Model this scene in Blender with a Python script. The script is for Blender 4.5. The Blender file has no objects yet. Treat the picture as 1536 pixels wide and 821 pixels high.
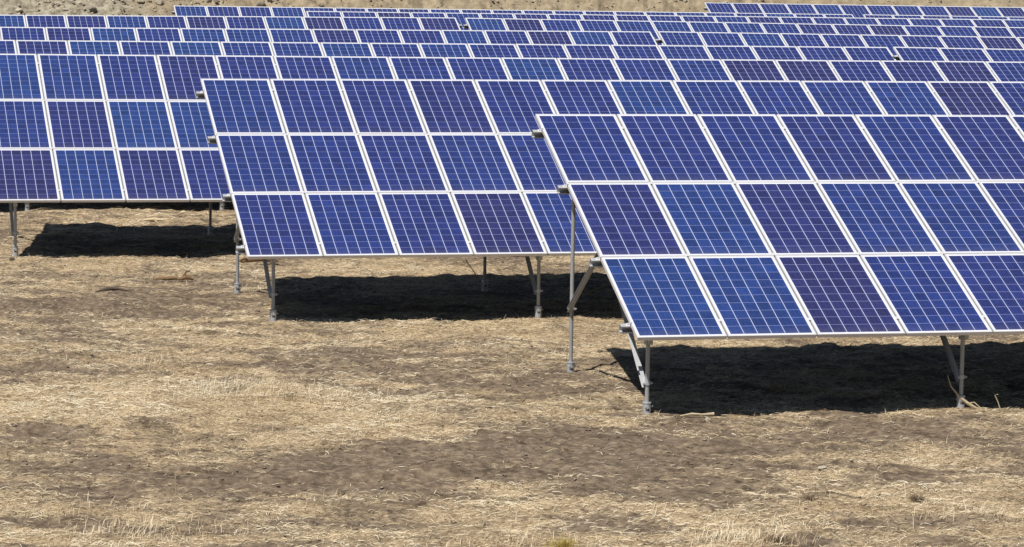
import bpy, math, random
import numpy as np
from mathutils import Matrix, Vector

random.seed(7)
rng = np.random.default_rng(11)
scene = bpy.context.scene
COL = scene.collection
R = math.radians
cosT_deg = 24.90
T = R(cosT_deg); CT, ST = math.cos(T), math.sin(T)

# ------------------------------------------------------------------ helpers
class MB:
    """collects simple solids into one mesh"""
    def __init__(s): s.v = []; s.f = []; s.mi = []; s.cur = 0
    def add(s, vs, fs):
        o = len(s.v); s.v += [tuple(p) for p in vs]
        s.f += [tuple(i + o for i in f) for f in fs]; s.mi += [s.cur] * len(fs)
    def box(s, x0, x1, y0, y1, z0, z1):
        vs = [(x, y, z) for z in (z0, z1) for y in (y0, y1) for x in (x0, x1)]
        s.add(vs, [(0, 2, 3, 1), (4, 5, 7, 6), (0, 1, 5, 4), (2, 6, 7, 3), (0, 4, 6, 2), (1, 3, 7, 5)])
    def sweep(s, prof, a, b, xa, ya, closed=True):
        """extrude closed 2D profile (list of (p,q)) from a to b, axes xa, ya"""
        a, b, xa, ya = map(Vector, (a, b, xa, ya)); n = len(prof)
        vs = [a + xa * p + ya * q for p, q in prof] + [b + xa * p + ya * q for p, q in prof]
        fs = [(i, (i + 1) % n, n + (i + 1) % n, n + i) for i in range(n)]
        fs += [tuple(reversed(range(n))), tuple(range(n, 2 * n))]
        s.add(vs, fs)
    def tube(s, a, b, r, n=14, r2=None):
        a, b = Vector(a), Vector(b); d = (b - a).normalized()
        h = Vector((1, 0, 0)) if abs(d.x) < .9 else Vector((0, 1, 0))
        u = d.cross(h).normalized(); w = d.cross(u); r2 = r if r2 is None else r2
        vs = [a + (u * math.cos(t) + w * math.sin(t)) * r for t in [2 * math.pi * i / n for i in range(n)]]
        vs += [b + (u * math.cos(t) + w * math.sin(t)) * r2 for t in [2 * math.pi * i / n for i in range(n)]]
        fs = [(i, (i + 1) % n, n + (i + 1) % n, n + i) for i in range(n)]
        fs += [tuple(reversed(range(n))), tuple(range(n, 2 * n))]
        s.add(vs, fs)
    def path(s, pts, rad, n=7):
        """tapering tube through points"""
        pts = [Vector(p) for p in pts]; rings = []
        for i, p in enumerate(pts):
            d = (pts[min(i + 1, len(pts) - 1)] - pts[max(i - 1, 0)]).normalized()
            h = Vector((0, 0, 1)) if abs(d.z) < .9 else Vector((1, 0, 0))
            u = d.cross(h).normalized(); w = d.cross(u)
            rings.append([p + (u * math.cos(2 * math.pi * k / n) + w * math.sin(2 * math.pi * k / n)) * rad[i] * (.85 + .3 * random.random()) for k in range(n)])
        vs = [q for r_ in rings for q in r_]; fs = []
        for i in range(len(pts) - 1):
            for k in range(n):
                fs.append((i * n + k, i * n + (k + 1) % n, (i + 1) * n + (k + 1) % n, (i + 1) * n + k))
        fs += [tuple(reversed(range(n))), tuple(range(len(vs) - n, len(vs)))]
        s.add(vs, fs)
    def mesh(s, name, mats, smooth=None):
        m = bpy.data.meshes.new(name); m.from_pydata(s.v, [], s.f)
        for mt in (mats if isinstance(mats, (list, tuple)) else [mats]): m.materials.append(mt)
        m.polygons.foreach_set('material_index', s.mi)
        m.validate(); 
        import bmesh
        b = bmesh.new(); b.from_mesh(m); bmesh.ops.recalc_face_normals(b, faces=b.faces); b.to_mesh(m); b.free()
        if smooth: 
            m.shade_smooth(); m.set_sharp_from_angle(angle=R(smooth))
        return m

def link(name, mesh, parent=None, loc=(0, 0, 0), rot=(0, 0, 0)):
    o = bpy.data.objects.new(name, mesh); COL.objects.link(o)
    o.location = loc; o.rotation_euler = rot
    if parent: o.parent = parent
    return o
def tag(o, label=None, cat=None, group=None, kind=None):
    for k, v in (('label', label), ('category', cat), ('group', group), ('kind', kind)):
        if v: o[k] = v
    return o

# ------------------------------------------------------------------ materials
def mat(name):
    m = bpy.data.materials.new(name); m.use_nodes = True
    nt = m.node_tree; return m, nt, nt.nodes['Principled BSDF']
def N(nt, typ, **kw):
    n = nt.nodes.new(typ)
    for k, v in kw.items():
        if k == 'op': n.operation = v
        elif hasattr(n, k): setattr(n, k, v)
    return n
def math_(nt, op, a, b=None, c=None):
    n = nt.nodes.new('ShaderNodeMath'); n.operation = op
    for i, v in enumerate((a, b, c)):
        if v is None: continue
        if isinstance(v, (int, float)): n.inputs[i].default_value = v
        else: nt.links.new(v, n.inputs[i])
    return n.outputs[0]
def mix(nt, fac, a, b, typ='MIX'):
    n = nt.nodes.new('ShaderNodeMix'); n.data_type = 'RGBA'; n.blend_type = typ
    for k, v in ((0, fac), (6, a), (7, b)):
        if isinstance(v, (int, float)): n.inputs[k].default_value = v
        elif isinstance(v, tuple): n.inputs[k].default_value = (*v, 1)
        else: nt.links.new(v, n.inputs[k])
    return n.outputs[2]
def noise(nt, vec, scale, detail=4, rough=.6):
    n = nt.nodes.new('ShaderNodeTexNoise'); n.inputs['Scale'].default_value = scale
    n.inputs['Detail'].default_value = detail; n.inputs['Roughness'].default_value = rough
    nt.links.new(vec, n.inputs['Vector']); return n
def ramp(nt, fac, stops):
    n = nt.nodes.new('ShaderNodeValToRGB'); cr = n.color_ramp
    while len(cr.elements) < len(stops): cr.elements.new(.5)
    for e, (p, c) in zip(cr.elements, stops): e.position = p; e.color = (*c, 1) if len(c) == 3 else c
    nt.links.new(fac, n.inputs[0]); return n.outputs[0]

PW, PL = 0.988, 1.662       # panel size
BORD, BORDY = 0.031, 0.041  # frame lip + white backsheet margin
CW, CL = (PW - 2 * BORD) / 6, (PL - 2 * BORDY) / 10

def cell_material():
    m, nt, b = mat('solar_cells'); L = nt.links.new
    tc = N(nt, 'ShaderNodeTexCoord'); oi = N(nt, 'ShaderNodeObjectInfo')
    sp = N(nt, 'ShaderNodeSeparateXYZ'); L(tc.outputs['Object'], sp.inputs[0])
    x = math_(nt, 'DIVIDE', math_(nt, 'ADD', sp.outputs[0], PW / 2 - BORD), CW)
    y = math_(nt, 'DIVIDE', math_(nt, 'ADD', sp.outputs[1], PL / 2 - BORDY), CL)
    def line(c, w):  # 1 near an integer
        d = math_(nt, 'PINGPONG', c, .5)
        return math_(nt, 'LESS_THAN', d, w)
    vx = line(x, .0046 / CW); hy = line(y, .0030 / CL)
    out = math_(nt, 'MAXIMUM', math_(nt, 'GREATER_THAN', math_(nt, 'ABSOLUTE', math_(nt, 'SUBTRACT', x, 3)), 3.0),
                math_(nt, 'GREATER_THAN', math_(nt, 'ABSOLUTE', math_(nt, 'SUBTRACT', y, 5)), 5.0))
    grid = math_(nt, 'MAXIMUM', vx, out)
    # three faint bus bars down each cell
    bus = math_(nt, 'LESS_THAN', math_(nt, 'PINGPONG', math_(nt, 'ADD', math_(nt, 'MULTIPLY', x, 3), .5), .5), .025)
    # tone: per panel, per cell, crystal grain
    cid = N(nt, 'ShaderNodeCombineXYZ')
    L(math_(nt, 'FLOOR', x), cid.inputs[0]); L(math_(nt, 'FLOOR', y), cid.inputs[1])
    L(math_(nt, 'MULTIPLY', oi.outputs['Random'], 731.0), cid.inputs[2])
    wn = N(nt, 'ShaderNodeTexWhiteNoise'); wn.noise_dimensions = '3D'; L(cid.outputs[0], wn.inputs['Vector'])
    off = N(nt, 'ShaderNodeVectorMath'); off.operation = 'ADD'; L(tc.outputs['Object'], off.inputs[0]); L(cid.outputs[0], off.inputs[1])
    vo = N(nt, 'ShaderNodeTexVoronoi'); vo.inputs['Scale'].default_value = 55; L(off.outputs[0], vo.inputs['Vector'])
    sc = N(nt, 'ShaderNodeSeparateColor'); L(vo.outputs['Color'], sc.inputs[0])
    nz = noise(nt, off.outputs[0], 2.2, 3)
    pan = ramp(nt, oi.outputs['Random'], [(0, (.024, .028, .128)), (.18, (.020, .032, .165)), (.4, (.017, .037, .190)), (.62, (.020, .033, .170)), (.85, (.017, .043, .198)), (1, (.017, .053, .212))])
    k = math_(nt, 'ADD', math_(nt, 'MULTIPLY', wn.outputs['Value'], .26), .74)
    k = math_(nt, 'MULTIPLY', k, math_(nt, 'ADD', math_(nt, 'MULTIPLY', sc.outputs[0], .34), .83))
    k = math_(nt, 'MULTIPLY', k, math_(nt, 'ADD', math_(nt, 'MULTIPLY', nz.outputs['Fac'], .7), .68))
    vm = N(nt, 'ShaderNodeVectorMath'); vm.operation = 'SCALE'; L(pan, vm.inputs[0]); L(k, vm.inputs['Scale'])
    c = mix(nt, math_(nt, 'MULTIPLY', bus, .07), vm.outputs[0], (.45, .5, .75))
    c = mix(nt, math_(nt, 'MULTIPLY', hy, .60), c, (.36, .40, .68))
    c = mix(nt, out, mix(nt, math_(nt, 'MULTIPLY', vx, .85), c, (.50, .56, .78)), (.78, .80, .88))
    # dust film, thicker at the lower edge where rain leaves it
    du = noise(nt, off.outputs[0], 9, 5)
    low = math_(nt, 'MULTIPLY', math_(nt, 'SMOOTH_MIN', math_(nt, 'MAXIMUM', math_(nt, 'SUBTRACT', .9, y), 0), 1, .1), .10)
    c = mix(nt, math_(nt, 'MULTIPLY', du.outputs['Fac'], math_(nt, 'ADD', math_(nt, 'MULTIPLY', low, 1.6), .05)), c, (.42, .38, .34))
    L(c, b.inputs['Base Color'])
    L(math_(nt, 'ADD', math_(nt, 'MULTIPLY', du.outputs['Fac'], .12), .10), b.inputs['Roughness'])
    b.inputs['IOR'].default_value = 1.45
    return m
CELLS = cell_material()

def metal(name, col, rough, metallic, bump=.0, scale=30, var=.15):
    m, nt, b = mat(name); L = nt.links.new
    tc = N(nt, 'ShaderNodeTexCoord')
    n1 = noise(nt, tc.outputs['Object'], scale, 5); n2 = noise(nt, tc.outputs['Object'], 3, 3)
    f = math_(nt, 'ADD', math_(nt, 'MULTIPLY', n1.outputs['Fac'], .6), math_(nt, 'MULTIPLY', n2.outputs['Fac'], .4))
    dark = tuple(c * (1 - 2 * var) for c in col)
    L(ramp(nt, f, [(.3, dark), (.7, col)]), b.inputs['Base Color'])
    b.inputs['Metallic'].default_value = metallic
    L(math_(nt, 'ADD', math_(nt, 'MULTIPLY', n1.outputs['Fac'], .2), rough - .1), b.inputs['Roughness'])
    if bump:
        bp = N(nt, 'ShaderNodeBump'); bp.inputs['Strength'].default_value = bump; bp.inputs['Distance'].default_value = .002
        L(n1.outputs['Fac'], bp.inputs['Height']); L(bp.outputs[0], b.inputs['Normal'])
    return m
ALU = metal('anodised_aluminium', (.74, .74, .77), .42, .15, var=.03)
GALV = metal('galvanised_steel', (.46, .48, .50), .5, .25, .3, 45, .16)
ZINC = metal('bright_zinc_sleeve', (.55, .58, .62), .5, .35, .3, 40, .12)
DARKHOLE, _, _b = mat('bolt_hole'); _b.inputs['Base Color'].default_value = (.02, .02, .02, 1)
BACK, _, _b = mat('white_backsheet'); _b.inputs['Base Color'].default_value = (.6, .6, .6, 1)

# ------------------------------------------------------------------ shared part meshes (table axes: x along row, y to the back, z up)
NC = 22                                # columns of panels per table
PITX, PITY = 1.01, 1.67
TABLE_LEN = NC * PITX
H0 = 0.885                             # lower edge of the glass above ground
def P(x, s, t):                        # point on the tilted plane: s up the slope, t off the plane
    return Vector((x, s * CT - t * ST, H0 + s * ST + t * CT))
E_S = Vector((0, CT, ST)); E_T = Vector((0, -ST, CT)); E_X = Vector((1, 0, 0))

def panel_mesh():
    g = MB(); hw, hl = PW / 2, PL / 2
    g.cur = 0
    g.add([(-hw + .01, -hl + .01, -.003), (hw - .01, -hl + .01, -.003), (hw - .01, hl - .01, -.003), (-hw + .01, hl - .01, -.003)], [(0, 1, 2, 3)])
    g.cur = 1
    g.add([(-hw + .01, -hl + .01, -.009), (-hw + .01, hl - .01, -.009), (hw - .01, hl - .01, -.009), (hw - .01, -hl + .01, -.009)], [(0, 1, 2, 3)])
    g.box(-.06, .06, hl - .35, hl - .25, -.03, -.0095)
    m = bpy.data.meshes.new('solar_panel'); m.from_pydata(g.v, [], g.f); m.materials.append(CELLS); m.materials.append(BACK)
    m.polygons.foreach_set('material_index', g.mi); return m
def frame_mesh():
    g = MB(); hw, hl = PW / 2, PL / 2; lip = .019; d = -.040
    # ring of four mitred bars, each an L: lip on top, wall outside
    def ring(o, i, z0, z1):
        vs = []
        for z in (z0, z1):
            for k in (o, i):
                vs += [(-hw + k, -hl + k, z), (hw - k, -hl + k, z), (hw - k, hl - k, z), (-hw + k, hl - k, z)]
        f = []
        for a in range(4):
            b_ = (a + 1) % 4
            f += [(a, b_, 8 + b_, 8 + a), (4 + b_, 4 + a, 12 + a, 12 + b_), (8 + a, 8 + b_, 12 + b_, 12 + a), (b_, a, 4 + a, 4 + b_)]
        g.add(vs, f)
    ring(0, lip, -.0025, 0); ring(0, .003, d, -.0026); ring(.0032, .026, d, d + .0025)
    return g.mesh('panel_frame', ALU)
M_PANEL, M_FRAME = panel_mesh(), frame_mesh()

def c_profile(w, h, t):  # opens toward -p
    return [(-w / 2, -h / 2), (w / 2, -h / 2), (w / 2, h / 2), (-w / 2, h / 2), (-w / 2, h / 2 - .016), (-w / 2 + t, h / 2 - .016), (-w / 2 + t, h / 2 - t),
            (w / 2 - t, h / 2 - t), (w / 2 - t, -h / 2 + t), (-w / 2 + t, -h / 2 + t), (-w / 2 + t, -h / 2 + .016), (-w / 2, -h / 2 + .016)]
SLANT = 3 * PITY
PUR_S = [SLANT - 4.70, SLANT - 3.33, SLANT - 1.70, SLANT - .36]
def purlin_mesh(s):
    g = MB(); a, b = P(-.105, s, -.083), P(TABLE_LEN + .08, s, -.083)
    g.sweep(c_profile(.062, .084, .004), a, b, E_S, E_T)
    return g.mesh('purlin', GALV_LIGHT)
GALV_LIGHT = metal('galvanised_purlin', (.58, .60, .63), .5, .3, .2, 40, .12)
M_PURLIN = [purlin_mesh(s) for s in PUR_S]
def clamp_mesh(s, side):
    g = MB(); x = 0 if side < 0 else TABLE_LEN - (PITX - PW)
    # z-shaped end clamp: foot on purlin, upright beside the frame, lip over it
    for (a0, a1, t0, t1) in ((-.045, -.004, -.0405, -.036), (-.008, -.004, -.036, .004), (-.0079, .010, .0042, .008)):
        xs = sorted((x + side * -a0, x + side * -a1)) if side > 0 else (x + a0, x + a1)
        g.sweep([(-.028, t0), (.028, t0), (.028, t1), (-.028, t1)], P(xs[0], s, 0), P(xs[1], s, 0), E_S, E_T)
    xb = x + (-.026 if side < 0 else .026)
    g.tube(P(xb, s, -.036), P(xb, s, -.018), .010, 6)
    return g.mesh('end_clamp', ALU)
def mid_clamp_mesh():
    g = MB(); x = -(PITX - PW) / 2
    g.sweep([(-.024, .001), (.024, .001), (.024, .005), (-.024, .005)], (x - .019, 0, 0), (x + .019, 0, 0), (0, 1, 0), (0, 0, 1))
    g.tube((x, 0, .005), (x, 0, .011), .008, 6)
    return g.mesh('mid_clamp', ALU)
M_MID = mid_clamp_mesh()
M_CL = [(clamp_mesh(s, -1), clamp_mesh(s, 1)) for s in PUR_S]
GUT = metal('grey_joint_strip', (.24, .25, .25), .6, .2, var=.1)

def strip_mesh():
    g = MB(); x = -(PITX - PW) / 2
    g.sweep([(x - .0105, -.024), (x + .0105, -.024), (x + .0105, -.010), (x - .0105, -.010)], P(0, .004, 0), P(0, SLANT - .006, 0), E_X, E_T)
    return g.mesh('joint_strip', GUT)
M_STRIP = strip_mesh()
def row_strip_mesh(r_):  # filler added to stop sun leaking through the gaps between panel rows
    g = MB(); s = r_ * PITY - (PITY - PL) / 2
    g.sweep([(-.0035, -.0385), (.0035, -.0385), (.0035, -.012), (-.0035, -.012)], P(0, s, 0), P(TABLE_LEN - .02, s, 0), E_S, E_T)
    return g.mesh('row_strip', ALU)
M_ROWSTRIP = [row_strip_mesh(1), row_strip_mesh(2)]
UF, UR = .35, 3.53                       # front and rear posts behind the lower edge
BOT = -.30                               # posts run into the soil
def post_mesh(u, extra):
    s = u / CT; top = P(0, s, -.16 - extra)
    g = MB(); g.tube((0, u, BOT), (0, u, top.z), .0235, 16)
    # flattened bracket at the head
    g.box(-.032, .032, u - .05, u + .05, top.z - .10, top.z - .012)
    return g.mesh('post', GALV, 40)
def sleeve_mesh(u):
    g = MB(); g.cur = 0
    g.tube((0, u, BOT), (0, u, .125), .044, 18); g.tube((0, u, .1251), (0, u, .137), .049, 18)
    for a in (0, 2.1, 4.2):
        g.tube((math.cos(a) * .047, u + math.sin(a) * .047, .09), (math.cos(a) * .066, u + math.sin(a) * .066, .09), .009, 6)
    g.cur = 1
    g.tube((.004, u - .0435, .058), (.004, u - .0452, .058), .014, 10)
    return g.mesh('foot_sleeve', [ZINC, DARKHOLE], 40)
def collar_mesh(u, h):
    g = MB(); g.tube((0, u, h - .022), (0, u, h + .022), .034, 14)
    g.tube((-.052, u - .018, h), (.055, u - .018, h), .008, 6); g.box(.034, .046, u - .03, u - .006, h - .012, h + .012)
    return g.mesh('collar', ZINC, 40)
def rafter_mesh():
    g = MB(); g.sweep([(-.022, -.04), (.022, -.04), (.022, .04), (-.022, .04)], P(0, .18, -.1655), P(0, 4.85, -.1655), E_X, E_T)
    return g.mesh('rafter', GALV)
def brace_mesh(a, b, xo, mtl, w):
    a, b = Vector((xo, *a)), Vector((xo, *b)); d = (b - a).normalized(); n = d.cross(E_X).normalized()
    t = .004; hw = w / 2
    g = MB(); g.sweep([(-.022, -hw), (.022, -hw), (.022, hw), (-.022, hw), (-.022, hw - t), (.022 - t, hw - t), (.022 - t, -hw + t), (-.022, -hw + t)], a, b, E_X, n)
    return g.mesh('brace', mtl)
BR_F, BR_R = .345, .765                 # heights where the braces meet the posts
s_f, s_r = 1.80, 2.22
pf, pr = P(0, s_f, -.20), P(0, s_r, -.20)
M_POST = [post_mesh(UF, 0.045), post_mesh(UR, 0.045)]
M_SLEEVE = [sleeve_mesh(UF), sleeve_mesh(UR)]
M_COLLAR = [collar_mesh(UF, BR_F), collar_mesh(UR, BR_R)]
M_RAFTER = rafter_mesh()
M_BRACE = [brace_mesh((UF - .01, BR_F - .03), (pf.y, pf.z), -.034, GALV_LIGHT, .054), brace_mesh((UR + .01, BR_R - .02), (pr.y, pr.z), -.034, GALV, .052)]

FEET = []
def solar_array(origin, yaw, slope, x_frame, label, seed, skip_rear=(), mids=False, rear_dx=0):
    rd = random.Random(seed)
    root = bpy.data.objects.new('solar_array', None); COL.objects.link(root)
    root.location = origin; root.rotation_mode = 'XYZ'
    root.rotation_euler = (0, -R(slope), R(yaw)); root.empty_display_size = .3
    tag(root, label, 'solar array', 'tilted tables of blue solar panels in parallel rows')
    for c in range(NC):
        for r_ in range(3):
            p = P(c * PITX + PW / 2, r_ * PITY + PL / 2, 0)
            o = link('solar_panel', M_PANEL, root, p, (T + rd.gauss(0, .0012), rd.gauss(0, .0012), 0))
            link('panel_frame', M_FRAME, o)
    for k, s in enumerate(PUR_S):
        link('purlin', M_PURLIN[k], root)
        for e in (0, 1): link('end_clamp', M_CL[k][e], root)
    for c in range(1, NC): link('joint_strip', M_STRIP, root, (c * PITX, 0, 0))
    if mids:
        for c in range(1, NC):
            for s_ in PUR_S: link('mid_clamp', M_MID, root, P(c * PITX, s_, 0), (T, 0, 0))
    for k in (0, 1): link('row_strip', M_ROWSTRIP[k], root)
    nf = 7; RM = Matrix.Translation(origin) @ root.rotation_euler.to_matrix().to_4x4()
    for i in range(nf):
        x = x_frame + i * 3.6
        if x > TABLE_LEN - .1: break
        link('rafter', M_RAFTER, root, (x, 0, 0))
        for k in (0, 1):
            if k == 1 and i in skip_rear: continue
            xx = x + (rear_dx if k else 0)
            po = link('post', M_POST[k], root, (xx, 0, 0))
            link('foot_sleeve', M_SLEEVE[k], po); link('collar', M_COLLAR[k], po)
            link('brace', M_BRACE[k], root, (xx, 0, 0))
            if mids: w_ = RM @ Vector((xx, (UF, UR)[k], 0)); FEET.append((w_.x, w_.y, w_.z))
    return root

# lower-left corner (x, y, height of glass edge), yaw, slope, first frame
TABLES = [
 ('A', (1.344, 31.853, .885), 13.90, .20, .22, 'nearest solar panel table, its posts and braces bare at the left end'),
 ('B', (-3.436, 39.285, .903), 13.73, .29, .395, 'second nearest solar panel table, starting over open straw ground left of the nearest'),
 ('C', None, 13.65, .16, .32, 'third nearest solar panel table, its lower edge reaching the left side of the photo'),
]
def bl_from_top(tx, ty, tz, yaw, slope, i0):
    y_, s_ = R(yaw), R(slope)
    ex = Vector((math.cos(y_) * math.cos(s_), math.sin(y_) * math.cos(s_), math.sin(s_)))
    n0 = Vector((-math.sin(y_), math.cos(y_), 0)); up = ex.cross(n0)
    return Vector((tx, ty, tz + 4.93)) - (n0 * CT + up * ST) * SLANT + ex * (i0 * PITX)
far = [  # top-left corner of panel column 0 relative to eye height, yaw, slope, first column index, frame offset, label
 ((-8.112, 51.569, -1.900), 13.65, .16, -1, .32, 'third nearest solar panel table, its lower edge reaching the left side of the photo'),
 ((-9.816, 59.70, -1.934), 14.01, .19, -4, .3, 'fourth row long left solar panel table, ending at a gap far right'),
 ((7.90, 63.92, -1.86), 13.66, -.38, 0, .3, 'fourth row short right solar panel table, beyond the gap at the right edge'),
 ((-11.554, 68.088, -1.9215), 13.65, .32, -7, .3, 'fifth row left solar panel table, ending at a gap right of centre'),
 ((3.327, 71.944, -1.837), 13.71, -.16, 0, .3, 'fifth row right solar panel table, starting past the gap right of centre'),
 ((-12.356, 76.567, -1.850), 13.91, .42, -11, .3, 'sixth row left solar panel table, topmost at the left edge of the photo'),
 ((-1.353, 79.376, -1.770), 13.88, -.20, 0, .3, 'sixth row right solar panel table, starting at a gap left of centre'),
 ((-5.99, 86.64, -1.83), 13.82, .11, 0, .3, 'seventh row solar panel table, its left end overlapping the table behind'),
 ((-10.63, 94.28, -1.90), 13.65, .08, 0, .3, 'eighth row solar panel table, its left end against the grey rocky bank'),
 ((6.66, 108.53, -1.72), 13.68, .01, 0, .3, 'rearmost solar panel table at top right against the brown bank'),
]
arr = []
for k, (nm, o, yaw, sl, xf, lab) in enumerate(TABLES[:2]):
    arr.append(solar_array((o[0], o[1], o[2] - H0), yaw, sl, xf, lab, k, (1,) if nm == 'A' else (), True))
for k, (tp, yaw, sl, i0, xf, lab) in enumerate(far):
    b_ = bl_from_top(*tp, yaw, sl, i0)
    arr.append(solar_array((b_.x, b_.y, b_.z - H0), yaw, sl, xf, lab, 10 + k, (), k == 0, -.09 if k == 0 else 0))
# second table of the eighth row, past the notch
ey = R(13.65); q = bl_from_top(-10.63, 94.28, -1.90, 13.65, .08, 22)
solar_array((q.x + .35 * math.cos(ey), q.y + .35 * math.sin(ey), q.z - H0), 13.65, .0, .3,
            'thin strip of solar panel table directly below the rearmost one', 40)

# ------------------------------------------------------------------ terrain
def hash2(ix, iy, seed):
    h = (ix.astype(np.int64) * 374761393 + iy.astype(np.int64) * 668265263 + seed * 1442695041) & 0x7fffffff
    h = ((h ^ (h >> 13)) * 1274126177) & 0x7fffffff
    return ((h ^ (h >> 16)) & 0xffff) / 65535.0
def vnoise(x, y, seed=0):
    ix, iy = np.floor(x), np.floor(y); fx, fy = x - ix, y - iy
    fx = fx * fx * (3 - 2 * fx); fy = fy * fy * (3 - 2 * fy)
    a, b = hash2(ix, iy, seed), hash2(ix + 1, iy, seed); c, d = hash2(ix, iy + 1, seed), hash2(ix + 1, iy + 1, seed)
    return (a * (1 - fx) + b * fx) * (1 - fy) + (c * (1 - fx) + d * fx) * fy
def fbm(x, y, f, octs=4, seed=0, g=.5):
    s = 0; a = 1; t = 0
    for k in range(octs):
        s = s + a * vnoise(x * f, y * f, seed + k * 17); t += a; a *= g; f *= 2.03
    return s / t
# patches of straw (+) and of bare soil (-) on the ground: x, y, half sizes, strength
PATCH = [(-5.44, 41.22, 1.53, 1.23, -0.8), (-4.15, 42.9, 1.03, 1.0, -0.5), (-6.45, 40.14, 0.52, 1.02, -0.5), (-5.35, 34.25, 0.67, 0.64, -0.8), (-4.32, 30.73, 0.47, 0.26, -0.9), (-4.87, 29.89, 0.39, 0.29, -0.9), (-3.71, 31.34, 0.41, 0.22, -0.8), (-2.85, 31.81, 0.42, 0.23, -0.5), (-2.11, 35.83, 0.87, 0.82, -0.8), (-0.93, 33.53, 0.52, 0.46, -0.9), (-1.28, 35.09, 0.46, 0.45, -0.6), (-0.04, 36.13, 0.72, 0.47, -0.6), (0.65, 34.15, 0.84, 0.53, -0.7), (1.32, 36.32, 0.4, 0.48, -0.6), (-0.35, 35.22, 0.47, 0.45, -0.3), (-1.31, 29.03, 1.1, 0.85, -0.7), (-0.28, 29.15, 1.17, 1.09, -0.9), (0.64, 29.65, 1.13, 1.41, -1.0), (1.91, 31.05, 1.05, 1.23, -1.1), (3.1, 31.35, 1.6, .5, -.8), (1.21, 28.93, 0.78, 1.15, -0.8), (3.31, 32.03, 1.45, 0.56, -0.7), (4.68, 31.17, 1.1, 0.85, -1.2), (-5.4, 40.6, 1.6, .5, -.5), (5.18, 32.59, 0.67, 0.48, -0.6), (2.4, 30.26, 0.82, 0.67, -0.6), (-3.46, 27.67, 1.47, 0.7, -0.45), (-2.76, 26.89, 0.95, 0.46, -0.3), (-2.12, 27.89, 0.37, 0.28, -1.0), (-0.89, 28.1, 0.31, 0.22, -1.0), (-1.69, 27.0, 0.72, 0.4, -0.5), (-4.0, 25.64, 0.68, 0.3, -0.5), (-2.9, 25.45, 0.84, 0.42, -0.4), (1.69, 27.2, 0.37, 0.34, -0.5), (3.08, 28.4, 1.03, 0.52, -0.3), (-3.85, 33.14, 1.68, 1.8, 1.1), (-1.73, 31.95, 1.06, 1.58, 0.9), (-4.79, 32.52, 0.85, 0.96, 0.6), (-3.8, 29.33, 1.42, 0.63, 0.5), (-2.93, 38.22, 1.68, 0.93, 0.6), (-0.23, 39.52, 1.4, 0.71, 0.5), (1.02, 40.59, 1.09, 0.74, 0.4), (-0.72, 31.17, 0.83, 0.8, 0.5), (0.56, 33.21, 0.44, 0.5, 0.3), (-1.11, 24.98, 2.8, 0.4, 0.8), (0.23, 26.39, 1.18, 0.96, 0.6), (1.84, 25.93, 0.82, 0.77, 0.7), (3.85, 27.09, 1.23, 1.35, 0.5), (4.67, 29.33, 0.8, 0.79, 0.5), (3.07, 29.53, 0.93, 0.32, 0.4), (2.78, 31.6, 0.5, 0.27, 0.6), (-3.21, 27.63, 0.18, 0.17, 0.8), (-2.18, 47.43, 2.62, 1.01, 0.5), (3.29, 38.69, 2.63, 0.54, 0.5), (0.96, 38.14, 0.76, 1.65, 0.3), (0.83, 32.04, 0.29, 0.7, 0.4), (-5.74, 45.78, 1.19, 1.13, 0.3), (-7.56, 55.35, 1.67, 1.65, 0.3), (-3.39, 41.8, 0.55, 0.79, 0.2), (2.18, 42.32, 1.14, 0.97, 0.4), (-1.3, 40.22, 1.78, 0.44, 0.6), (-6.67, 46.59, 1.21, 0.78, 0.5)]
def straw_mask(x, y):
    # the outlines are broken up by warping
    wx = x + (fbm(x, y, 1.3, 3, 5) - .5) * 1.1; wy = y + (fbm(x, y, 1.3, 3, 9) - .5) * 1.3
    s = np.zeros_like(x)
    for px, py, rx, ry, v in PATCH:
        d = ((wx - px) / (rx * 1.15)) ** 2 + ((wy - py) / (ry * 1.15)) ** 2
        s = s + v * np.exp(-d * d * .8 - d * .25)
    s = np.clip(s, -1.2, 1.25)
    m = .44 + .40 * s + (fbm(x, y, .8, 5, 31, .62) - .5) * 1.2 + (fbm(x * .5, y, 3.2, 5, 77, .72) - .5) * 1.9
    return np.clip(m, 0, 1)
NX, NY = -math.sin(R(13.7)), math.cos(R(13.7))
def height(x, y):
    m = fbm(x, y, .35, 3, 3) - .5
    h = m * .05 + (fbm(x, y, 1.5, 3, 51) - .5) * .12 + (np.abs(fbm(x, y, 3.7, 3, 55) - .5) - .1) * .10 + (fbm(x, y, 9, 3, 61, .6) - .5) * .05
    # shallow ruts in the left foreground
    for (x0, y0, x1, y1, w, d) in ((-6.5, 29.4, -2.2, 32.0, .16, .06), (-3.2, 27.6, -.4, 28.2, .14, .05)):
        t = np.clip(((x - x0) * (x1 - x0) + (y - y0) * (y1 - y0)) / ((x1 - x0) ** 2 + (y1 - y0) ** 2), 0, 1)
        dd = np.hypot(x - x0 - t * (x1 - x0), y - y0 - t * (y1 - y0)) + (fbm(x, y, 2, 3, 8) - .5) * .3
        h = h - d * np.exp(-(dd / w) ** 2) + d * .6 * np.exp(-((dd - .3) / .14) ** 2)
    for (fx, fy, fz) in FEET:
        if abs(fx) > 11: continue
        wgt = np.exp(-(((x - fx) ** 2 + (y - fy) ** 2) / .5 ** 2))
        h = h * (1 - wgt) + wgt * (.025 + (fbm(x, y, 6, 3, 44) - .5) * .05)
    # cut bank behind the last row
    v = x * NX + y * NY
    b = np.clip(v - 110.5, 0, None)
    bank = np.where(b < 30, b * .62, 18.6 + (b - 30) * .16)
    bank = np.minimum(bank, 60) + np.clip(b, 0, 3) / 3 * ((fbm(x, y, .35, 4, 91) - .5) * 1.6 + (fbm(x, y, 1.6, 4, 95, .65) - .5) * .9)
    return h - .01 + bank
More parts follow.
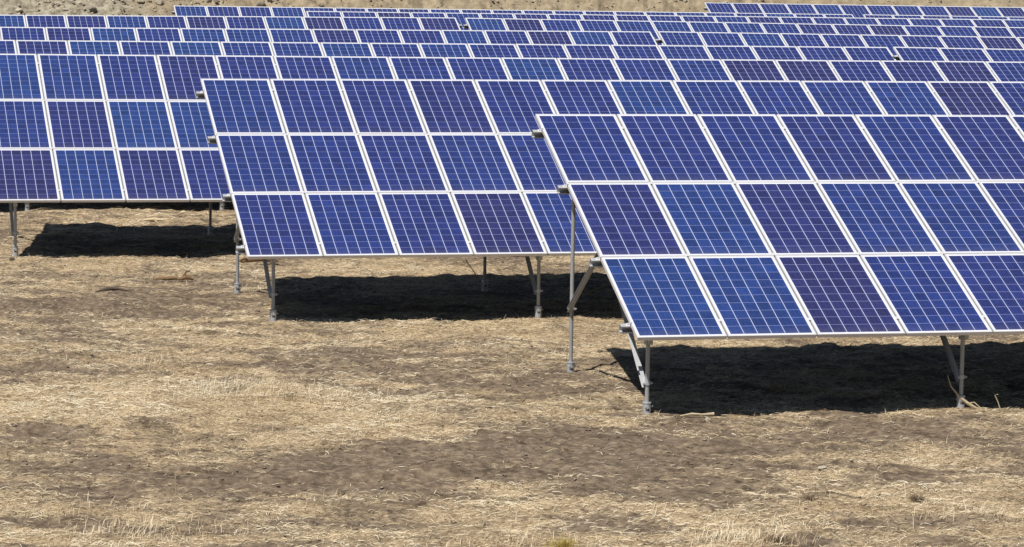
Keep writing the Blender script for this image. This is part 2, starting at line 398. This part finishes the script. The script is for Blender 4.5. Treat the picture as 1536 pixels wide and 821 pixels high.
def axis(parts):
    out = []
    for a, b, st in parts: out += list(np.arange(a, b - 1e-6, st))
    return out
geo = [13 * 1.0]
xs = axis([(-32, -10.2, .4), (-10.2, 10.2, .055), (10.2, 32.01, .4)])
e = 32.; ext = []
while e < 2600: e *= 1.22; ext.append(e)
xs = np.array([-v for v in reversed(ext)] + xs + ext)
ys = axis([(-20, 22, 1.5), (22, 50, .05), (50, 60, .1), (60, 104, .5), (104, 135, .16), (135, 160, .8)])
e = 160.; ext2 = []
while e < 3000: e *= 1.22; ext2.append(e)
e = -20.; ext3 = []
while e > -2000: e *= 1.4; ext3.append(e)
ys = np.array(list(reversed(ext3)) + ys + ext2)
GX, GY = np.meshgrid(xs, ys)
GZ = height(GX, GY)
nx, ny = len(xs), len(ys)
gm = bpy.data.meshes.new('ground')
gm.vertices.add(nx * ny); gm.vertices.foreach_set('co', np.stack([GX, GY, GZ], -1).astype(np.float32).ravel())
ii = (np.arange(ny - 1)[:, None] * nx + np.arange(nx - 1)[None, :]).ravel()
quads = np.stack([ii, ii + 1, ii + 1 + nx, ii + nx], -1).astype(np.int32)
gm.loops.add(quads.size); gm.loops.foreach_set('vertex_index', quads.ravel())
gm.polygons.add(len(quads)); gm.polygons.foreach_set('loop_start', np.arange(0, quads.size, 4, dtype=np.int32))
gm.polygons.foreach_set('use_smooth', np.ones(len(quads), bool))
gm.update(calc_edges=True)
at = gm.attributes.new('straw', 'FLOAT', 'POINT'); SM = straw_mask(GX, GY); at.data.foreach_set('value', SM.astype(np.float32).ravel())

def ground_material():
    m, nt, b = mat('dry_soil_and_straw'); L = nt.links.new
    geo = N(nt, 'ShaderNodeNewGeometry'); pos = geo.outputs['Position']
    a = N(nt, 'ShaderNodeAttribute'); a.attribute_name = 'straw'
    st = N(nt, 'ShaderNodeMapping'); st.inputs['Scale'].default_value = (.45, 1, 1); L(pos, st.inputs['Vector'])
    n_f = noise(nt, st.outputs[0], 60, 6, .7); n_m = noise(nt, pos, 11, 5, .65); n_l = noise(nt, pos, .8, 4)
    n_s = noise(nt, pos, 230, 3, .6)
    soil = ramp(nt, n_m.outputs['Fac'], [(.28, (.078, .058, .041)), (.5, (.188, .147, .108)), (.72, (.320, .260, .192))])
    straw = ramp(nt, n_f.outputs['Fac'], [(.32, (.15, .108, .064)), (.50, (.45, .352, .225)), (.66, (.70, .585, .405))])  # dark end: thatch, plus the small shadows among straws painted in
    f = math_(nt, 'ADD', a.outputs['Fac'], math_(nt, 'MULTIPLY', math_(nt, 'SUBTRACT', n_f.outputs['Fac'], .5), 1.5))
    f = math_(nt, 'ADD', f, math_(nt, 'MULTIPLY', math_(nt, 'SUBTRACT', n_m.outputs['Fac'], .5), .8))
    mr = N(nt, 'ShaderNodeMapRange'); mr.interpolation_type = 'SMOOTHSTEP'
    mr.inputs['From Min'].default_value = .12; mr.inputs['From Max'].default_value = .92; L(f, mr.inputs['Value'])
    c = mix(nt, mr.outputs[0], soil, straw)
    st2 = N(nt, 'ShaderNodeMapping'); st2.inputs['Scale'].default_value = (.55, 1, 1); L(pos, st2.inputs['Vector'])
    n_c = noise(nt, st2.outputs[0], 3.6, 7, .72)
    c = mix(nt, 1.0, c, ramp(nt, n_c.outputs['Fac'], [(.35, (.58, .56, .53)), (.49, (1.04, 1.03, 1.02)), (.64, (1.22, 1.22, 1.20))]), 'MULTIPLY')  # dark streaks paint the fine shadows of matted clumps into the colour
    c = mix(nt, math_(nt, 'MULTIPLY', n_l.outputs['Fac'], .38), c, mix(nt, 1.0, c, (1.0, .88, .74), 'MULTIPLY'))
    # bank behind: grey rubble soil to the left, ochre soil to the right
    sp = N(nt, 'ShaderNodeSeparateXYZ'); L(pos, sp.inputs[0])
    n_b = noise(nt, pos, 1.1, 6, .7); n_b2 = noise(nt, pos, 3.2, 8, .8); n_big = noise(nt, pos, .16, 3)
    sidex = math_(nt, 'ADD', sp.outputs[0], math_(nt, 'MULTIPLY', math_(nt, 'SUBTRACT', n_big.outputs['Fac'], .5), 14))
    sx = N(nt, 'ShaderNodeMapRange'); sx.inputs['From Min'].default_value = -14; sx.inputs['From Max'].default_value = -11; L(sidex, sx.inputs['Value'])
    grey = ramp(nt, n_b2.outputs['Fac'], [(.33, (.12, .10, .07)), (.5, (.36, .32, .24)), (.64, (.56, .51, .41))])
    och = ramp(nt, n_b2.outputs['Fac'], [(.33, (.21, .170, .115)), (.5, (.37, .300, .205)), (.66, (.50, .42, .30))])
    bank = mix(nt, sx.outputs[0], grey, och)
    bank = mix(nt, n_b.outputs['Fac'], bank, mix(nt, 1.0, bank, (.74, .74, .72), 'MULTIPLY'))
    bm = N(nt, 'ShaderNodeMapRange'); bm.inputs['From Min'].default_value = .5; bm.inputs['From Max'].default_value = 1.4; L(sp.outputs[2], bm.inputs['Value'])
    c = mix(nt, bm.outputs[0], c, bank)
    L(c, b.inputs['Base Color']); b.inputs['Roughness'].default_value = .95; b.inputs['Specular IOR Level'].default_value = .15
    h = math_(nt, 'ADD', math_(nt, 'MULTIPLY', n_f.outputs['Fac'], .6), math_(nt, 'ADD', math_(nt, 'MULTIPLY', n_m.outputs['Fac'], 1.2), math_(nt, 'MULTIPLY', n_s.outputs['Fac'], .25)))
    bp = N(nt, 'ShaderNodeBump'); bp.inputs['Strength'].default_value = .9; bp.inputs['Distance'].default_value = .022
    L(h, bp.inputs['Height']); L(bp.outputs[0], b.inputs['Normal'])
    return m
gm.materials.append(ground_material())
tag(link('ground', gm), kind='structure')

# ------------------------------------------------------------------ dry grass litter: numpy-built ribbons
def blades(name, n, xr, yr, lying=True, lmin=.05, lmax=.2, w=.004, keep=None, hue=0):
    x = rng.uniform(*xr, n); y = rng.uniform(*yr, n)
    msk = straw_mask(x, y); k = rng.random(n) < (keep(msk, x, y) if keep else msk)
    x, y, msk = x[k], y[k], msk[k]; n = len(x)
    ln = rng.uniform(lmin, lmax, n) ; ang = rng.uniform(0, 2 * np.pi, n)
    # combed slightly along the rows, in swirls
    ang = np.where(rng.random(n) < .4, (fbm(x, y, 1.5, 2, 123) - .5) * 3.2 + rng.normal(0, .45, n) + R(10), ang)
    dx, dy = np.cos(ang), np.sin(ang)
    if lying: el0 = rng.uniform(-.05, .32, n); el1 = el0 - rng.uniform(.15, .7, n)
    else: el0 = rng.uniform(.8, 1.5, n); el1 = el0 - rng.uniform(.1, .9, n)
    z0 = height(x, y) + (rng.uniform(-.004, .016, n) if lying else -.01)
    p0 = np.stack([x, y, z0], -1)
    seg = lambda el: np.stack([dx * np.cos(el), dy * np.cos(el), np.sin(el)], -1)
    p1 = p0 + seg(el0) * (ln / 2)[:, None]; p2 = p1 + seg(el1) * (ln / 2)[:, None]
    wv = w * rng.uniform(.6, 1.4, n)
    # ribbon width direction: random roll, partly vertical so it shows from the side
    rr = rng.uniform(-.9, .9, n) if lying else rng.uniform(-.3, .3, n)
    sd = np.stack([-dy * np.cos(rr), dx * np.cos(rr), np.sin(rr)], -1) * (wv / 2)[:, None]
    V = np.stack([p0 - sd, p0 + sd, p1 - sd * .9, p1 + sd * .9, p2 - sd * .25, p2 + sd * .25], 1).reshape(-1, 3)
    b = np.arange(n)[:, None] * 6
    F = np.concatenate([b + np.array([0, 1, 3, 2]), b + np.array([2, 3, 5, 4])], 1).reshape(-1, 4).astype(np.int32)
    m = bpy.data.meshes.new(name); m.vertices.add(len(V)); m.vertices.foreach_set('co', V.astype(np.float32).ravel())
    m.loops.add(F.size); m.loops.foreach_set('vertex_index', F.ravel())
    m.polygons.add(len(F)); m.polygons.foreach_set('loop_start', np.arange(0, F.size, 4, dtype=np.int32))
    m.update(calc_edges=True)
    tone = np.clip(rng.normal(.5, .22, n) + (fbm(x, y, .8, 3, 7) - .5) * .9 + (fbm(x * .5, y, 3.0, 4, 19, .7) - .5) * 1.5, 0, 1)  # stretched clump term darkens blades in place of fine shadows
    a = m.attributes.new('tone', 'FLOAT', 'POINT'); a.data.foreach_set('value', np.repeat(tone, 6).astype(np.float32))
    return m
def straw_material(name='dry_straw', stops=None):
    m, nt, b = mat(name); L = nt.links.new
    a = N(nt, 'ShaderNodeAttribute'); a.attribute_name = 'tone'
    L(ramp(nt, a.outputs['Fac'], stops or [(0, (.26, .18, .105)), (.3, (.54, .425, .27)), (.62, (.74, .62, .425)), (1, (.85, .775, .60))]), b.inputs['Base Color'])
    b.inputs['Roughness'].default_value = .7; b.inputs['Specular IOR Level'].default_value = .25
    return m
STRAW = straw_material()
litter = blades('dry_grass_litter', 520000, (-8.6, 8.6), (23.4, 50), True, .03, .13, .0045, lambda m, x, y: np.clip(m * 1.3 - .16, .03, 1) * np.clip(1.25 - (y - 24) / 40, .35, 1))
litter.materials.append(STRAW); tag(link('dry_grass_litter', litter), 'flattened pale straw strewn over the bare soil', 'dry grass', kind='stuff')
stand = blades('dry_grass_stems', 30000, (-8.6, 8.6), (23.4, 50), False, .04, .13, .0035, lambda m, x, y: np.clip(m - .35, 0, 1) * .9 + .02)
stand.materials.append(STRAW); tag(link('dry_grass_stems', stand), 'short upright dry stems standing in the straw', 'dry grass', kind='stuff')
def cluster(name, x, y, sx, sy, n, lmin, lmax, w):
    m = blades(name, n, (x - sx, x + sx), (y - sy, y + sy), False, lmin, lmax, w, lambda k, X, Y: np.exp(-((X - x) / sx * 1.7) ** 2 - ((Y - y) / sy * 1.7) ** 2))
    return m
for (x, y, sx, sy, n, l0, l1, w_) in ((-3.0, 33.2, 1.3, 1.3, 3200, .05, .17, .003), (-1.75, 33.0, .8, .9, 900, .05, .20, .003), (-4.27, 35.64, .3, .35, 500, .06, .14, .004), (-3.73, 26.13, .8, .6, 600, .04, .14, .0035),
        (-1.6, 26.5, .7, .5, 400, .04, .14, .0035), (2.0, 25.2, .7, .4, 1200, .06, .16, .004), (4.2, 26.8, 1.0, .8, 800, .06, .16, .004), (-2.9, 25.2, 1.2, .5, 1500, .06, .15, .004), (0.2, 25.0, .8, .3, 900, .06, .14, .004)):
    cmesh = cluster('standing_dry_grass', x, y, sx, sy, n, l0, l1, w_); cmesh.materials.append(STRAW)
    tag(link('standing_dry_grass', cmesh), 'thicker patch of pale dry grass stems standing in the litter', 'dry grass', kind='stuff')
far_l = blades('dry_grass_far_litter', 60000, (-14, 14), (50, 70), True, .08, .25, .010)
far_l.materials.append(STRAW); tag(link('dry_grass_far_litter', far_l), 'straw litter between the rear table rows', 'dry grass', kind='stuff')

# soil crumbs
def crumbs(n):
    x = rng.uniform(-8.6, 8.6, n); y = rng.uniform(23.4, 50, n); msk = straw_mask(x, y)
    k = rng.random(n) < np.clip(1.15 - msk, .12, 1); x, y = x[k], y[k]; n = len(x)
    r_ = .005 + .017 * rng.random(n) ** 7
    base = np.array([(1, 0, 0), (-1, 0, 0), (0, 1, 0), (0, -1, 0), (0, 0, 1), (0, 0, -1)], float)
    V = base[None] * r_[:, None, None] * rng.uniform(.6, 1.3, (n, 6, 1)) * np.array([1.4, 1.1, .5])
    a = rng.uniform(0, 6.28, n); c, s = np.cos(a)[:, None], np.sin(a)[:, None]
    V = np.stack([V[..., 0] * c - V[..., 1] * s, V[..., 0] * s + V[..., 1] * c, V[..., 2]], -1)
    V = V + np.stack([x, y, height(x, y) + r_ * .3], -1)[:, None]
    tri = np.array([(0, 2, 4), (2, 1, 4), (1, 3, 4), (3, 0, 4), (2, 0, 5), (1, 2, 5), (3, 1, 5), (0, 3, 5)])
    F = (np.arange(n)[:, None, None] * 6 + tri[None]).reshape(-1, 3).astype(np.int32)
    m = bpy.data.meshes.new('soil_crumbs'); m.vertices.add(n * 6); m.vertices.foreach_set('co', V.astype(np.float32).ravel())
    m.loops.add(F.size); m.loops.foreach_set('vertex_index', F.ravel())
    m.polygons.add(len(F)); m.polygons.foreach_set('loop_start', np.arange(0, F.size, 3, dtype=np.int32)); m.update(calc_edges=True)
    a = m.attributes.new('tone', 'FLOAT', 'POINT'); a.data.foreach_set('value', np.repeat(rng.random(n), 6).astype(np.float32))
    return m
SOILM = straw_material('soil_crumb', [(0, (.14, .112, .086)), (.6, (.22, .18, .14)), (1, (.42, .36, .28))])
cm = crumbs(45000); cm.materials.append(SOILM); tag(link('soil_crumbs', cm), 'small clods and crumbs of grey-brown soil', 'soil crumbs', kind='stuff')

# ------------------------------------------------------------------ single things on the ground
def simple(name, stops, scale, rough=.85, bump=.4):
    m, nt, b = mat(name); L = nt.links.new; tc = N(nt, 'ShaderNodeTexCoord')
    n = noise(nt, tc.outputs['Object'], scale, 6, .7); L(ramp(nt, n.outputs['Fac'], stops), b.inputs['Base Color'])
    b.inputs['Roughness'].default_value = rough
    bp = N(nt, 'ShaderNodeBump'); bp.inputs['Strength'].default_value = bump; bp.inputs['Distance'].default_value = .01
    L(n.outputs['Fac'], bp.inputs['Height']); L(bp.outputs[0], b.inputs['Normal']); return m
M_BARK = simple('weathered_bark', [(.3, (.09, .055, .03)), (.6, (.27, .17, .09)), (.8, (.42, .30, .18))], 14)
M_PALE = simple('pale_split_wood', [(.3, (.42, .33, .20)), (.7, (.68, .58, .40))], 16)
M_STALK = simple('dry_stalk', [(.3, (.34, .27, .17)), (.7, (.62, .53, .36))], 26)
M_ROCKG = simple('grey_rock', [(.3, (.12, .105, .085)), (.7, (.26, .235, .195))], 5)
M_ROCKP = simple('pale_rock', [(.3, (.33, .29, .22)), (.7, (.52, .47, .38))], 5)
M_CLOD = simple('dark_clod', [(.3, (.06, .045, .035)), (.7, (.13, .10, .075))], 14)
M_SOIL = simple('soil_lump', [(.3, (.075, .056, .040)), (.5, (.16, .125, .092)), (.7, (.27, .22, .165))], 22, .95, .9)
M_YEL = simple('yellow_grass', [(.3, (.30, .22, .03)), (.7, (.55, .42, .08))], 20)
M_BRN = simple('brown_dead_weed', [(.3, (.08, .05, .03)), (.7, (.20, .13, .08))], 20)
def gz(x, y): return float(height(np.array([float(x)]), np.array([float(y)]))[0])

def rock_mesh(name, r, m, sq=(1.3, 1, .7), seed=0):
    import bmesh
    rd = random.Random(seed); b = bmesh.new(); bmesh.ops.create_icosphere(b, subdivisions=3, radius=r)
    cuts = [(Vector((rd.gauss(0, 1), rd.gauss(0, 1), rd.gauss(0, 1))).normalized(), r * rd.uniform(.55, .9)) for _ in range(11)]
    for v in b.verts:
        for n, d in cuts:
            k = v.co.dot(n)
            if k > d: v.co -= n * (k - d)
        v.co *= 1 + rd.uniform(-.035, .035)
        v.co = Vector((v.co.x * sq[0], v.co.y * sq[1], v.co.z * sq[2]))
    me = bpy.data.meshes.new(name); b.to_mesh(me); b.free(); me.materials.append(m); return me
def rock(name, x, y, r, m, label, cat='stone', group=None, sq=(1.3, 1, .7), seed=0):
    o = link(name, rock_mesh(name, r, m, sq, seed), None, (x, y, gz(x, y) + r * sq[2] * .35), (0, 0, seed * 1.7))
    return tag(o, label, cat, group)
def stick(name, x, y, pts, rad, m, label, cat, extra=()):
    g = MB(); g.path(pts, rad, 8)
    for p, r_ in extra: g.path(p, r_, 6)
    o = link(name, g.mesh(name, m, 50), None, (x, y, gz(x, y) + (.03 if name in ('broken_branch', 'bark_strip', 'split_log') else .006)))
    return tag(o, label, cat)
def tuft(name, x, y, n, h, m, label, spread=.06, lean=.6, w=.005):
    g = MB()
    for i in range(n):
        a = random.uniform(0, 6.28); l = h * random.uniform(.5, 1.1); le = random.uniform(.1, lean)
        bx, by = random.gauss(0, spread), random.gauss(0, spread)
        d = Vector((math.cos(a), math.sin(a), 0)); p0 = Vector((bx, by, -.01)); p1 = p0 + d * l * .35 * le + Vector((0, 0, l * .6)); p2 = p0 + d * l * le + Vector((0, 0, l * (1 - .35 * le)))
        ra = a + random.uniform(-1, 1); sd = Vector((-math.sin(ra), math.cos(ra), random.uniform(-.4, .4))) * w * random.uniform(.5, 1.2) * .5
        g.add([p0 - sd, p0 + sd, p1 + sd * .8, p1 - sd * .8, p2 + sd * .15, p2 - sd * .15], [(0, 1, 2, 3), (3, 2, 4, 5)])
    me = bpy.data.meshes.new(name); me.from_pydata(g.v, [], g.f); me.materials.append(m)
    return tag(link(name, me, None, (x, y, gz(x, y))), label, 'grass tuft')

stick('broken_branch', -4.97, 44.33, [(-.28, .03, .0), (-.2, 0, .03), (-.1, .01, .015), (.02, .02, .03), (.1, .0, .02), (.2, -.02, .05), (.30, .0, .01)], [.012, .034, .026, .03, .024, .036, .01], M_BARK,
      'reddish brown broken branch lying on straw left of the second table, farther of two', 'branch', [([(.15, 0, .06), (.18, .05, .12), (.24, .05, .13)], [.02, .014, .006])])
stick('bark_strip', -5.61, 42.65, [(-.26, -.08, -.01), (-.15, -.02, .015), (-.04, .02, .03), (.08, .03, .02), (.2, .03, .0)], [.008, .022, .028, .018, .006], M_CLOD,
      'dark curved strip of bark on the straw, nearer and left of the reddish branch', 'bark')
stick('split_log', -3.98, 47.0, [(-.25, .02, .02), (-.1, 0, .05), (.1, .02, .06), (.34, .05, .03)], [.03, .05, .045, .02], M_BARK,
      'brown splintered log lying under the left corner of the second table', 'log', [([(-.1, 0, .07), (-.2, -.08, .06), (-.3, -.16, .01)], [.02, .018, .01])])
stick('wood_sliver', -3.35, 45.2, [(-.18, 0, .02), (.0, .0, .03), (.2, .03, .02)], [.01, .018, .008], M_PALE, 'pale flat sliver of wood just right of the left front post of the second table', 'wood')
stick('plank_scrap', -6.4, 53.95, [(-.17, 0, .02), (0, 0, .03), (.17, 0, .02)], [.02, .035, .02], M_PALE, 'short pale plank scrap on the soil beyond the third table shadow', 'wood')
rock('stone', -7.76, 46.85, .055, M_CLOD, 'dark small stone at the foot of the leftmost front post', seed=3)
rock('stone', -3.44, 41.35, .055, M_ROCKP, 'pale pinkish stone leaning beside the left front post of the second table', sq=(.7, .7, 1.2), seed=5)
rock('stone', 3.04, 29.03, .045, M_ROCKP, 'white stone chip in the straw in front of the nearest table', sq=(1.6, 1, .5), seed=8)
rock('stone', 2.12, 32.1, .035, M_ROCKP, 'small pale lump at the front edge of the nearest table shadow', sq=(1.1, 1, .9), seed=9)
rock('stone', 1.75, 25.3, .03, M_ROCKP, 'little white stone beside the dead brown weeds at the bottom edge', seed=10)
tuft('dead_weed', 3.75, 27.49, 260, .075, M_BRN, 'round dark brown dead weed in the right foreground', .035, 1.6, .003)
tuft('dead_weed', 2.28, 25.15, 420, .10, M_BRN, 'rusty brown matted weeds at the bottom edge right of centre', .07, 1.8, .003)
tuft('dead_weed', 2.75, 27.3, 160, .08, M_BRN, 'sparse brown weed left of the round dark one', .04, 1.7, .003)
tuft('grass_tuft', .47, 24.80, 200, .11, M_YEL, 'mustard yellow grass tuft cut by the bottom edge of the photo', .05, .8)
stick('dead_stalk', -2.15, 36.12, [(0, 0, 0), (.0, 0, .12), (-.03, 0, .24)], [.004, .0035, .002], M_STALK, 'single pale stem standing in front of the second table shadow', 'stem')
stick('dead_stalk', -3.0, 27.1, [(0, 0, 0), (-.01, 0, .12), (.0, 0, .2)], [.005, .004, .002], M_STALK, 'single pale stem standing in the lower left soil patch', 'stem')
stick('dry_stalk', 5.05, 33.05, [(.10, 0, .0), (.0, 0, .05), (-.10, .02, .12), (-.20, .04, .24), (-.24, .05, .36)], [.014, .018, .012, .008, .004], M_STALK,
      'thick bent pale stalk leaning by the second front post of the nearest table', 'stalk', [([(.0, 0, .06), (.06, .02, .07), (.13, -.02, .01)], [.010, .008, .005])])
stick('dry_stalk', 5.33, 32.93, [(.05, 0, 0), (.02, 0, .09), (-.02, 0, .17), (.015, 0, .18)], [.006, .006, .006, .004], M_STALK, 'thin hooked pale stalk standing right of the second front post', 'stalk')
stick('dry_stalk', 1.12, 42.75, [(-.12, -.1, .12), (.06, 0, .19), (.3, .2, .27), (.42, .3, .30)], [.010, .012, .009, .004], M_STALK, 'slim pale stick slanting up out of the shadow behind the tall rear post', 'stalk', [([(.05, 0, .19), (.06, 0, .24)], [.006, .003])])
stick('thin_rod', -.42, 42.5, [(-.26, 1.6, .45), (0, .6, .2), (.13, -.2, -.01)], [.006, .006, .006], M_BARK, 'thin brown rod leaning under the second table between its posts', 'rod')
stick('straw_root', 2.05, 32.15, [(-.22, 0, .01), (-.1, 0, .035), (.02, 0, .03), (.14, .02, .04)], [.008, .014, .012, .018], M_STALK, 'pale curled root at the front rim of the nearest shadow', 'root')

# loose rocks on the bank behind (each one shows at the top left)
bank_rocks = [(-18.9, .16, 2), (-17.6, .08, 0), (-16.9, .10, 1), (-16.1, .13, 0), (-15.8, .08, 1), (-14.4, .12, 2), (-13.1, .10, 0), (-11.9, .14, 0), (-11.6, .07, 1), (-9.9, .20, 0), (-9.6, .14, 0), (-8.1, .22, 2), (-7.6, .09, 0), (-13.7, .16, 2), (-17.0, .14, 2)]
def bank_point(px, row):
    """point of the bank whose height above the datum is given"""
    x = px; y = (110.5 - x * NX) / NY
    while gz(x, y) < row: y += .1
    return x, y
BR = []
for i, (bx, r_, kind) in enumerate(bank_rocks):
    x, y = bank_point(bx * .98, 2.62 + .017 * bx + (i * 37 % 11) * .035)
    col = ['dark grey', 'small grey', 'pale'][kind]
    o = rock('rock', x, y, r_, [M_ROCKG, M_ROCKG, M_ROCKP][kind],
         '%s rock half buried in the grey bank above the top left tables' % col, 'rock', 'rocks on the %s' % ('bank, ' + col), sq=((1.5, 1, .8), (1.0, .9, 1.0), (1.9, 1, .55))[i % 3], seed=40 + i)
def bank_gravel(n):
    x = rng.uniform(-24, 22, n); v = rng.uniform(112.5, 120.5, n); y = (v - x * NX) / NY
    k = rng.random(n) < np.clip(fbm(x, y, .9, 3, 15) * 2.6 - .8, .06, 1) * np.where(x < -7 + rng.normal(0, 1.5, n), 1, .5); x, y = x[k], y[k]; n = len(x)
    r_ = .012 + .07 * rng.random(n) ** 5
    base = np.array([(1, 0, 0), (-1, 0, 0), (0, 1, 0), (0, -1, 0), (0, 0, 1), (0, 0, -1)], float)
    V = base[None] * r_[:, None, None] * rng.uniform(.5, 1.4, (n, 6, 1)) * np.array([1.4, 1, .8])
    a = rng.uniform(0, 6.28, n); c, s = np.cos(a)[:, None], np.sin(a)[:, None]
    V = np.stack([V[..., 0] * c - V[..., 1] * s, V[..., 0] * s + V[..., 1] * c, V[..., 2]], -1) + np.stack([x, y, height(x, y) + r_ * .1], -1)[:, None]
    tri = np.array([(0, 2, 4), (2, 1, 4), (1, 3, 4), (3, 0, 4), (2, 0, 5), (1, 2, 5), (3, 1, 5), (0, 3, 5)])
    F = (np.arange(n)[:, None, None] * 6 + tri[None]).reshape(-1, 3).astype(np.int32)
    m = bpy.data.meshes.new('bank_gravel'); m.vertices.add(n * 6); m.vertices.foreach_set('co', V.astype(np.float32).ravel())
    m.loops.add(F.size); m.loops.foreach_set('vertex_index', F.ravel())
    m.polygons.add(len(F)); m.polygons.foreach_set('loop_start', np.arange(0, F.size, 3, dtype=np.int32)); m.update(calc_edges=True)
    a = m.attributes.new('tone', 'FLOAT', 'POINT'); a.data.foreach_set('value', np.repeat(rng.random(n), 6).astype(np.float32))
    m.materials.append(straw_material('gravel', [(0, (.16, .13, .10)), (.4, (.28, .24, .18)), (.8, (.42, .37, .28)), (1, (.60, .55, .45))]))
    return m
tag(link('bank_gravel', bank_gravel(45000)), 'loose stones and clods scattered over the bank behind the tables', 'gravel', kind='stuff')
for i in range(9):
    x, y = bank_point(-4.5 + i * 1.55 + (i * i % 3) * .3, 2.95 + (i * 29 % 7) * .04)
    rock('rock', x, y, .06 + (i * 13 % 5) * .012, M_ROCKP, 'small pale stone on the brown bank above the top row', 'rock', 'small pale stones on the brown bank', seed=70 + i)

# ------------------------------------------------------------------ light
tr = Vector((.3187, .4839, -1)).normalized()      # travel of the sunlight
sl = bpy.data.lights.new('sun', 'SUN'); sl.energy = 5.0; sl.angle = R(.53); sl.color = (1, .95, .87)
so = bpy.data.objects.new('sun', sl); COL.objects.link(so); so.rotation_euler = tr.to_track_quat('-Z', 'Y').to_euler(); so.location = (-10, 0, 30)
w = bpy.data.worlds.new('World'); scene.world = w; w.use_nodes = True
nt = w.node_tree; bg = nt.nodes['Background']
sky = nt.nodes.new('ShaderNodeTexSky'); sky.sky_type = 'NISHITA'; sky.sun_disc = False
sky.sun_elevation = math.asin(-tr.z); sky.sun_rotation = math.atan2(-tr.x, -tr.y)
sky.altitude = 300; sky.dust_density = .6; sky.ozone_density = 1.5
nt.links.new(sky.outputs[0], bg.inputs['Color']); bg.inputs['Strength'].default_value = .05

# ------------------------------------------------------------------ camera
pitch, roll = 0.106086769, 0.019206725
fw = Vector((0, math.cos(pitch), -math.sin(pitch))); up = Vector((0, math.sin(pitch), math.cos(pitch))); rt = Vector((1, 0, 0))
r_ = rt * math.cos(roll) + up * math.sin(roll); u_ = -rt * math.sin(roll) + up * math.cos(roll)
cd = bpy.data.cameras.new('camera'); cam = bpy.data.objects.new('camera', cd); COL.objects.link(cam)
M = Matrix.Identity(4)
for i in range(3): M[i][0], M[i][1], M[i][2] = r_[i], u_[i], -fw[i]
M.translation = (0, 0, 4.93); cam.matrix_world = M
cd.sensor_width = 36; cd.lens = 4555.3253 / 1536 * 36; cd.clip_start = .5; cd.clip_end = 8000
scene.camera = cam
vs = scene.view_settings; vs.view_transform = 'Standard'; vs.look = 'None'; vs.exposure = 0; vs.gamma = 1; vs.use_curve_mapping = False
scene.render.resolution_x, scene.render.resolution_y = 1024, 547
scene.cycles.use_denoising = True
scene.cycles.max_bounces = 6; scene.cycles.diffuse_bounces = 1
